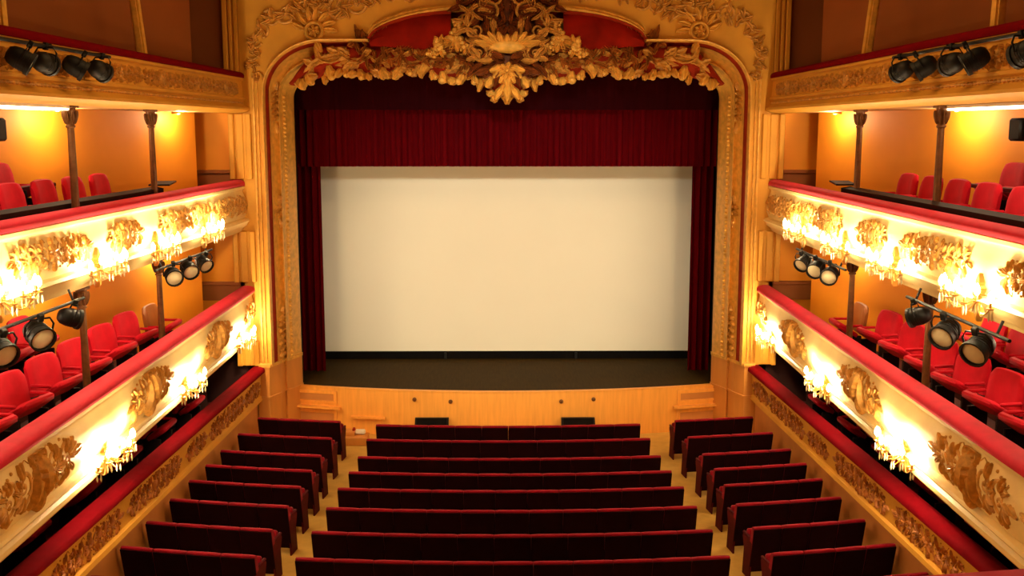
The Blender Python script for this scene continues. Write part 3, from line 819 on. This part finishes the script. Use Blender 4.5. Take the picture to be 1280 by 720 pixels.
# ------------------------------------------------------------------ gallery chairs
def make_chair(fabric='chairred', shell='chairred'):
    """faces +X, .66 wide along Y"""
    root = empty('gallery_chair'); W = .36
    b = MB(); rows = []
    for i in range(11):
        q = -1 + i / 5; y = q * W
        top = .50 * (1 - .10 * abs(q) ** 4) if abs(q) < 1 else .40
        cx = -.04 * (1 - q * q)
        th = .055 if abs(q) < 1 else .03
        row = []
        for (d, zz) in ((th, 0), (th, .3), (th * .95, .8), (th * .5, .97), (0, 1), (-th * .5, .97), (-th * .7, .8), (-th * .7, 0)):
            row.append((-.18 + cx + d - .12 * zz * .5, y, .44 + zz * top))
        rows.append(row)
    b.grid(rows, close_v=True); b.f += [tuple(range(8)), tuple(80 + j for j in range(8))]
    b.build('backrest', shell, root)
    b = MB(); b.box((.055, 0, .50), (.20, W - .035, .05), Matrix.Rotation(R(-34), 3, 'Y'), bev=.035); b.build('seat', fabric, root)
    for sy in (-1, 1):
        b = MB(); b.box((-.02, sy * (W - .005), .60), (.15, .022, .022), bev=.014); b.build('armrest', fabric, root)
        b = MB(); b.box((-.02, sy * (W - .06), .21), (.15, .02, .21), bev=.01); b.box((-.02, sy * (W - .06), .012), (.2, .03, .012), bev=.005); b.build('leg', 'ledge', root)
    return root
gproto = make_chair(); gfirst = True
def chair(x, y, z, rz, label, group):
    global gfirst
    o = gproto if gfirst else copy_tree(gproto); gfirst = False
    o.location = (x, y, z); o.rotation_euler = (0, 0, rz); tag(o, label, 'chair', group)
for side in (-1, 1):
    rz = 0 if side < 0 else PI
    # first gallery, front row, then rear row on a riser
    for k, Y in enumerate((17.2, 16.1, 14.95, 13.9, 12.85, 11.8, 10.75)):
        X = railx(3, side, Y) + (.97 if side < 0 else 1.06)
        chair(side * X, Y, FLOORZ[3], rz + side * R(-10) * -1, 'bright red chair, %s first gallery front row, %s from the stage end' % (SIDE[side], ORD[k + 1]), 'front row chairs of the first gallery')
    for k, Y in enumerate((15.15, 14.3, 13.45, 12.6, 11.75)):
        chair(side * 7.0, Y, FLOORZ[3] + .3, rz, 'red chair in the raised rear row, %s first gallery, %s from the stage end' % (SIDE[side], ORD[k + 1]), 'rear row chairs of the first gallery')
    b = MB(); b.box((side * 7.05, 13.8, FLOORZ[3] + .15), (.36, 2.7, .148)); struct('floor_%s_riser' % SIDE[side], b, 'darkfloor')
    # middle gallery
    for k, Y in enumerate((16.6, 15.65, 14.7, 13.75, 12.75, 11.8, 10.85)):
        X = railx(2, side, Y) + (.70 if side < 0 else .80)
        chair(side * X, Y, FLOORZ[2], rz, 'red chair, %s middle gallery front row, %s from the stage end' % (SIDE[side], ORD[k + 1]), 'front row chairs of the middle gallery')
    for k, Y in enumerate((15.0, 14.15, 13.3, 12.45, 11.6)):
        chair(side * 7.06, Y, FLOORZ[2] + .22, rz, 'red chair in the raised rear row, %s middle gallery, %s from the stage end' % (SIDE[side], ORD[k + 1]), 'rear row chairs of the middle gallery')
    b = MB(); b.box((side * 7.06, 13.2, FLOORZ[2] + .11), (.38, 2.2, .108)); struct('floor_%s_riser' % SIDE[side], b, 'darkfloor')
    root = empty('rear_row_rail', (side * 6.58, 11.8, FLOORZ[2])); tag(root, 'dark wooden rail before the rear chairs of the %s middle gallery' % SIDE[side], 'rail', 'rear row rails')
    b = MB(); b.box((side * 6.76, 13.4, FLOORZ[2] + .82), (.02, 2.2, .03), bev=.012); b.build('top_board', 'stallside', root)
    for Y in (11.3, 13.0, 14.55, 15.5):
        b = MB(); b.box((side * 6.735, Y, FLOORZ[2] + .395), (.02, .02, .395)); b.build('post', 'ledge', root, False)
    # dark reading ledge inside the handrail
    root = empty('reading_ledge', (side * (railx(2, side, 14) + .36), 14, FLOORZ[2])); tag(root, 'long dark ledge behind the red handrail of the %s middle gallery' % SIDE[side], 'ledge', 'reading ledges')
    b = MB(); rows = []
    for i in range(9):
        Y = 8 + (17.6 - 8) * i / 8; X = railx(2, side, Y) + .27
        rows.append([(side * X, Y, 5.60), (side * (X + .15), Y, 5.63), (side * (X + .15), Y, 5.60), (side * X, Y, 5.42)])
    b.grid(rows, close_v=True); b.f += [(0, 1, 2, 3), (32, 33, 34, 35)]; b.build('board', 'ledge', root, False)
    b = MB(); X = railx(2, side, 18) + .35; b.box((side * (X + .1), 18.1, 5.655), (.17, .62, .014), Matrix.Rotation(side * R(-12), 3, 'Z'), bev=.005); b.build('flap_shelf', 'ledge', root, False)
    for Y in (10, 12, 14.4, 16.5):
        b = MB(); X = railx(2, side, Y) + .30; b.box((side * X, Y, 5.20), (.02, .02, .25)); b.build('bracket', 'ledge', root, False)
    # ground boxes
    for k, Y in enumerate((19.2, 17.6, 16.0, 14.4, 12.8)):
        chair(side * (railx(4, side, Y) + .85), Y, .9, rz, 'red chair in the shadow of the %s ground level boxes, %s from the stage end' % (SIDE[side], ORD[k + 1]), 'chairs of the ground level boxes')
    # top gallery
    for k, Y in enumerate((12.5, 11.75, 11.0)):
        chair(side * (railx(1, side, Y) + .98), Y, FLOORZ[1], rz, 'dark red chair behind the %s top gallery rail, %s from the stage end' % (SIDE[side], ORD[k + 1]), 'chairs of the top gallery')
# brown chairs nearest the stage
o = None
for side in (-1, 1):
    pr_ = make_chair('chairred', 'chairwood'); pr_.name = 'wooden_chair'
    X = railx(3, side, 18.0) + .8
    pr_.location = (side * X, 18.05, FLOORZ[3]); pr_.rotation_euler = (0, 0, 0 if side < 0 else PI)
    tag(pr_, 'brown wooden backed chair nearest the stage, %s first gallery' % SIDE[side], 'chair', 'brown chairs of the first gallery')

# ------------------------------------------------------------------ iron columns
def make_column(H):
    root = empty('iron_column')
    b = MB(); b.lathe([(.085, 0), (.085, .08), (.07, .1), (.06, .16)], n=14); b.build('base', 'iron', root)
    b = MB(); b.lathe([(.055, .15), (.05, H * .5), (.045, H - .3)], n=14); b.build('shaft', 'iron', root)
    b = MB(); b.lathe([(.046, H - .3), (.062, H - .29), (.062, H - .27), (.05, H - .26), (.06, H - .12), (.075, H - .06), (.075, H - .04)], n=14); b.box((0, 0, H - .02), (.09, .09, .02), bev=.006)
    for k in range(8):
        a = 2 * PI * k / 8
        def lf(u, v, h): 
            r_ = .055 + h + max(0, (v - (H - .24))) * .12
            return (r_ * math.cos(a + u / .07), r_ * math.sin(a + u / .07), v)
        leaf(b, lf, 0, H - .25, PI / 2, .18, .04, .03, 0, 2)
    b.build('capital', 'iron', root)
    return root
for lv, H, z in ((2, SOFF[1] - 4.95, 4.95), (3, SOFF[2] - 2.60, 2.60)):
    pc = make_column(H); ff = True
    for side in (-1, 1):
        for k, Y in enumerate((17.2, 14.0, 10.2)):
            o = pc if ff else copy_tree(pc); ff = False
            o.location = (side * (5.76 + (.06 if side < 0 else 0)), Y, z)
            tag(o, 'slender dark iron column in the %s %s, %s from the stage' % (SIDE[side], 'middle gallery' if lv == 2 else 'first gallery', ORD[k + 1]), 'column', 'slender iron columns')

# ------------------------------------------------------------------ candle sconces
def make_sconce():
    """stands out along +X from the origin, spread along Y"""
    root = empty('candle_sconce')
    b = MB(); f = lambda u, v, h: (h, u, v)
    leaf(b, f, 0, .02, PI / 2, .26, .16, .05, 0, 3); leaf(b, f, 0, .0, -PI / 2, .26, .14, .05, 0, 3); rosette(b, f, 0, 0, .09, .06, 6)
    b.build('backplate', 'brass', root)
    for k in range(7):
        q = (k - 3) / 3.0; y = q * .62; out = .20 + .10 * (1 - q * q); zt = -.02 + .05 * (k % 2)
        pts = []
        for i in range(9):
            t = i / 8
            pts.append((.04 + (out - .04) * math.sin(t * PI / 2), y * t, -.10 * math.sin(PI * t) * (1 + .3 * abs(q)) + zt * t))
        b = MB(); b.tube(pts, .009, 6)
        b.lathe([(.012, -.01), (.035, .0), (.04, .012), (.014, .014), (.014, .07), (.011, .075)], (out, y, zt), 10)
        arm = b.build('arm', 'brass', root)
        b = MB(); b.lathe([(.012, .072), (.028, .095), (.034, .12), (.028, .15), (.012, .185), (.003, .20)], (out, y, zt), 10)
        b.build('bulb', 'bulb', arm)
        b = MB()
        for j in range(2): b.lathe([(.003, -.13), (.012, -.10), (.012, -.08), (.003, -.02)], (out - .02 + .04 * j, y + .02 * j, zt), 5)
        b.build('pendant_drop', 'lens', arm)
    return root
sp_ = make_sconce(); sf = True
SC_P = []
for side in (-1, 1):
    for lv, ys, z, off in ((2, (18.5, 16.1, 13.9, 11.3), 4.74, -.06), (3, (20.35, 16.6, 13.0), 2.42, .10)):
        for k, Y in enumerate(ys):
            o = sp_ if sf else copy_tree(sp_); sf = False
            X = railx(lv, side, Y) + off
            o.location = (side * X, Y, z); o.rotation_euler = (0, 0, 0 if side < 0 else PI)
            tag(o, 'glowing candle sconce on the %s %s front, %s from the stage' % (SIDE[side], 'middle gallery' if lv == 2 else 'first gallery', ORD[k + 1]), 'wall light', 'candle sconces')
            SC_P.append((side, X, Y, z, lv))

# ------------------------------------------------------------------ stage lanterns
def make_lantern(r=.13, L=.3):
    """axis along +X (the lens end), hung by a yoke from a clamp at +z"""
    root = empty('stage_lantern'); Mx = Matrix.Rotation(R(90), 3, 'Y')
    b = MB(); b.lathe([(.03, -L * .62), (r * .6, -L * .58), (r * .85, -L * .45), (r, -L * .2), (r, L * .25), (r * 1.12, L * .26), (r * 1.12, L * .42), (r * .98, L * .42), (r * .95, L * .30)], n=18, M3=Mx)
    for k in range(3): b.lathe([(r * 1.03, -L * (.15 - .1 * k)), (r * 1.03, -L * (.11 - .1 * k))], n=18, M3=Mx)
    b.build('housing', 'black', root)
    b = MB(); b.lathe([(r * .94, L * .31), (r * .7, L * .36), (r * .3, L * .385), (.003, L * .39)], n=18, M3=Mx); b.build('lens', 'lens', root)
    b = MB(); b.tube([(0, -r * 1.15, 0), (0, -r * 1.2, r * .9), (0, -r * .8, r * 1.5), (0, r * .8, r * 1.5), (0, r * 1.2, r * .9), (0, r * 1.15, 0)], .012, 6)
    b.box((0, 0, r * 1.62), (.03, .03, .045), bev=.008); b.build('yoke', 'black', root)
    return root
lp = make_lantern(); lf_ = True
def lantern(side, x, y, z, aim, tilt, sc, label, grp):
    global lf_
    o = lp if lf_ else copy_tree(lp); lf_ = False
    o.location = (side * x, y, z); o.rotation_euler = (0, R(tilt), R(aim if side < 0 else 180 - aim)); o.scale = (sc, sc, sc)
    tag(o, label, 'stage light', grp)
for side in (-1, 1):
    # lanterns on a bar before the top gallery front
    ys = (13.65, 12.95, 12.1, 11.55, 10.4)
    bar = empty('lighting_bar', (side * 5.2, 12, 7.5)); tag(bar, 'thin black lighting bar along the %s top gallery front' % SIDE[side], 'lighting bar', 'lighting bars')
    b = MB(); b.tube([(side * (railx(1, side, 9.6) - .24), 9.6, 7.52), (side * (railx(1, side, 14) - .24), 14.0, 7.52)], .022, 8); b.build('pipe', 'black', bar)
    for Y in (10.0, 12.3, 13.85):
        b = MB(); b.tube([(side * (railx(1, side, Y) + .0), Y, 7.56), (side * (railx(1, side, Y) - .24), Y, 7.54)], .016, 6); b.build('bracket', 'black', bar)
    for k, Y in enumerate(ys):
        lantern(side, railx(1, side, Y) - .24, Y, 7.33, (75, 25, 80, 20, 70)[k], (18, 32, 10, 30, 18)[k], .9, 'black stage lantern before the %s top gallery front, %s from the stage' % (SIDE[side], ORD[k + 1]), 'lanterns on the top gallery bars')
    bar = empty('lighting_bar', (side * 5.2, 15, 4.5)); tag(bar, 'black lighting bar hung under the %s middle gallery front' % SIDE[side], 'lighting bar', 'lighting bars')
    for (y0, y1) in ((10.6, 13.5), (16.1, 19.0)):
        b = MB(); b.tube([(side * (railx(2, side, y0) - .06), y0, 4.40), (side * (railx(2, side, y1) - .06), y1, 4.40)], .022, 8); b.build('pipe', 'black', bar)
        for Y in (y0 + .3, y1 - .3):
            b = MB(); b.tube([(side * (railx(2, side, Y) + .0), Y, 4.56), (side * (railx(2, side, Y) - .06), Y, 4.40)], .016, 6); b.build('bracket', 'black', bar)
    for k, (Y, aim, tilt, sc) in enumerate(((18.5, -40, 28, .95), (17.7, -55, 22, 1.0), (16.9, -60, 15, 1.0), (13.1, 40, 20, .9), (12.2, -40, 22, 1.1), (11.3, -35, 25, 1.1))):
        lantern(side, railx(2, side, Y) - .06, Y, 4.17 + (.04 if sc < 1.1 else 0), aim, tilt, sc, 'black lantern with pale lens under the %s middle gallery, %s from the stage' % (SIDE[side], ORD[k + 1]), 'lanterns under the middle gallery')
    # loudspeaker on the rear wall of the middle gallery
    root = empty('loudspeaker', (side * 6.75, 13.9, 6.45)); tag(root, 'black loudspeaker hung under the soffit of the %s middle gallery' % SIDE[side], 'loudspeaker', 'gallery loudspeakers')
    b = MB(); b.box((side * 6.85, 13.7, 6.58), (.26, .16, .15), bev=.03); b.build('cabinet', 'black', root)
    b = MB(); b.box((side * 6.85, 13.535, 6.58), (.22, .008, .12), bev=.004); b.build('grille', 'blackcloth', root)
    b = MB(); b.tube([(side * 6.85, 13.7, 6.70), (side * 6.85, 13.7, 6.89)], .015, 6); b.build('bracket', 'black', root)
    # strip light under the top gallery
    root = empty('strip_light', (side * 5.95, 11.8, 6.85)); tag(root, 'long glowing white strip light under the %s top gallery' % SIDE[side], 'ceiling light', 'strip lights')
    b = MB(); b.box((side * 5.98, 11.7, 6.875), (.20, 2.3, .02), bev=.006); b.build('housing', 'whiteplastic', root, False)
    b = MB(); b.box((side * 5.98, 11.7, 6.845), (.18, 2.26, .014), bev=.006); b.build('tube', 'tube', root, False)
    # small downlights; those over the first gallery are unseen, added to light it
    for k, (x, y, z, g) in enumerate(((6.15, 19.6, 6.90, 'middle'), (6.95, 16.2, 6.90, 'middle'), (6.2, 19.0, 4.47, 'first'), (6.9, 15.6, 4.47, 'first'), (7.0, 12.2, 4.47, 'first'))):
        root = empty('downlight', (side * x, y, z - .05)); tag(root, 'small round downlight assumed in the soffit over the %s %s gallery, %s from the stage' % (SIDE[side], g, ORD[(k + 1) if k < 2 else k - 1]), 'ceiling light', 'soffit downlights')
        b = MB(); b.lathe([(.05, .05), (.08, .045), (.085, .01), (.07, 0), (.06, .012)], (side * x, y, z - .05), 14); b.build('rim', 'brass', root)
        b = MB(); b.lathe([(.06, .012), (.03, .006), (.002, .004)], (side * x, y, z - .05), 14); b.build('glass', 'downlens', root)

# the photographer's own balcony rail, just entering the frame at lower right
root = empty('balcony_front', (1.6, 2.4, 4.5)); tag(root, 'near red velvet handrail just showing at the bottom right corner', 'balcony front', 'balcony fronts')
b = MB(); rows = []
for i in range(25):
    x = -5.4 + 10.8 * i / 24; y = 2.175 + .145 * x; z0 = 5.56
    rows.append([(x, y + d, z0 + z) for d, z in ((.06, -.1), (.05, -.03), (0, 0), (-.12, 0), (-.17, -.04), (-.18, -.12), (.06, -.12))])
b.grid(rows, close_v=True); b.f += [tuple(range(7)), tuple(168 + j for j in range(7))]; b.build('velvet_handrail', 'velvet', root)
b = MB(); rows = []
for i in range(9):
    x = -5.4 + 10.8 * i / 8; y = 2.175 + .145 * x
    rows.append([(x, y + d, 5.56 + z) for d, z in ((.02, -.12), (.06, -.16), (.0, -.2), (.05, -.5), (.05, -.85), (-.1, -1.0), (-.16, -1.0), (-.16, -.12))])
b.grid(rows, close_v=True); b.f += [tuple(range(8)), tuple(64 + j for j in range(8))]; b.build('parapet', 'cream', root)

# ------------------------------------------------------------------ lights
def point(loc, power, colr, rad=.06):
    l = bpy.data.lights.new('lamp', 'POINT'); l.energy = power; l.color = colr; l.shadow_soft_size = rad
    o = bpy.data.objects.new('lamp_light', l); o.location = loc; col.objects.link(o); return o
WARM = (1.0, .66, .30)
for (side, X, Y, z, lv) in SC_P:
    for dy in (-.42, .42):
        point((side * (X - .24), Y + dy, z + .13), 98 if lv == 2 else 118, (1, .79, .47), .05)
for side in (-1, 1):
    for (x, y, z, p) in ((6.05, 19.6, 6.78, 50), (6.85, 16.2, 6.78, 60), (6.2, 19.0, 4.36, 40), (6.75, 15.6, 4.36, 62), (6.8, 12.2, 4.36, 62)):  # lower entries are added under the middle soffit to brighten the first gallery
        point((side * x, y, z), p * .85, (1, .80, .52), .06)
def area(loc, rot, sx, sy, p, colr, name='added_overhead_light'):
    l = bpy.data.lights.new(name, 'AREA'); l.shape = 'RECTANGLE'; l.size = sx; l.size_y = sy; l.energy = p; l.color = colr
    o = bpy.data.objects.new(name, l); o.location = loc; o.rotation_euler = rot; col.objects.link(o); return o
area((0, 12.5, 11.6), (0, 0, 0), 4, 4, 260, (1, .62, .26))  # unseen overhead panel, added for the general brightness of the hall
area((0, -.5, 10.5), (0, 0, 0), 2, 2, 130, (1, .75, .45))  # unseen panel added above the rear to brighten the near handrail
sp = bpy.data.lights.new('stage_wash', 'SPOT'); sp.energy = 7600; sp.color = (1, .93, .74); sp.spot_size = R(31); sp.spot_blend = .85; sp.shadow_soft_size = .5
so = bpy.data.objects.new('stage_wash', sp); so.location = (0, 5.5, 9.9); col.objects.link(so)
so.rotation_euler = (Vector((0, 25, 3.3)) - Vector(so.location)).to_track_quat('-Z', 'Y').to_euler()
w = bpy.data.worlds.new('World'); scene.world = w; w.use_nodes = True
w.node_tree.nodes['Background'].inputs[0].default_value = (.05, .03, .015, 1); w.node_tree.nodes['Background'].inputs[1].default_value = .3

# ------------------------------------------------------------------ camera
cam = bpy.data.cameras.new('camera'); cam.sensor_width = 36; cam.lens = 36 * 1300 / 1280; cam.clip_end = 200
co = bpy.data.objects.new('camera', cam); col.objects.link(co)
co.location = (-.10, 0, 6.6)
co.rotation_euler = (PI / 2 - math.atan(200 / 1300), 0, -math.atan(12 / 1300))
scene.camera = co
scene.view_settings.view_transform = 'Standard'; scene.view_settings.look = 'None'
scene.view_settings.exposure = 0.0; scene.view_settings.gamma = 1.0; scene.view_settings.use_curve_mapping = False
scene.cycles.use_denoising = True
scene.cycles.max_bounces = 6; scene.cycles.diffuse_bounces = 4; scene.cycles.sample_clamp_indirect = 4
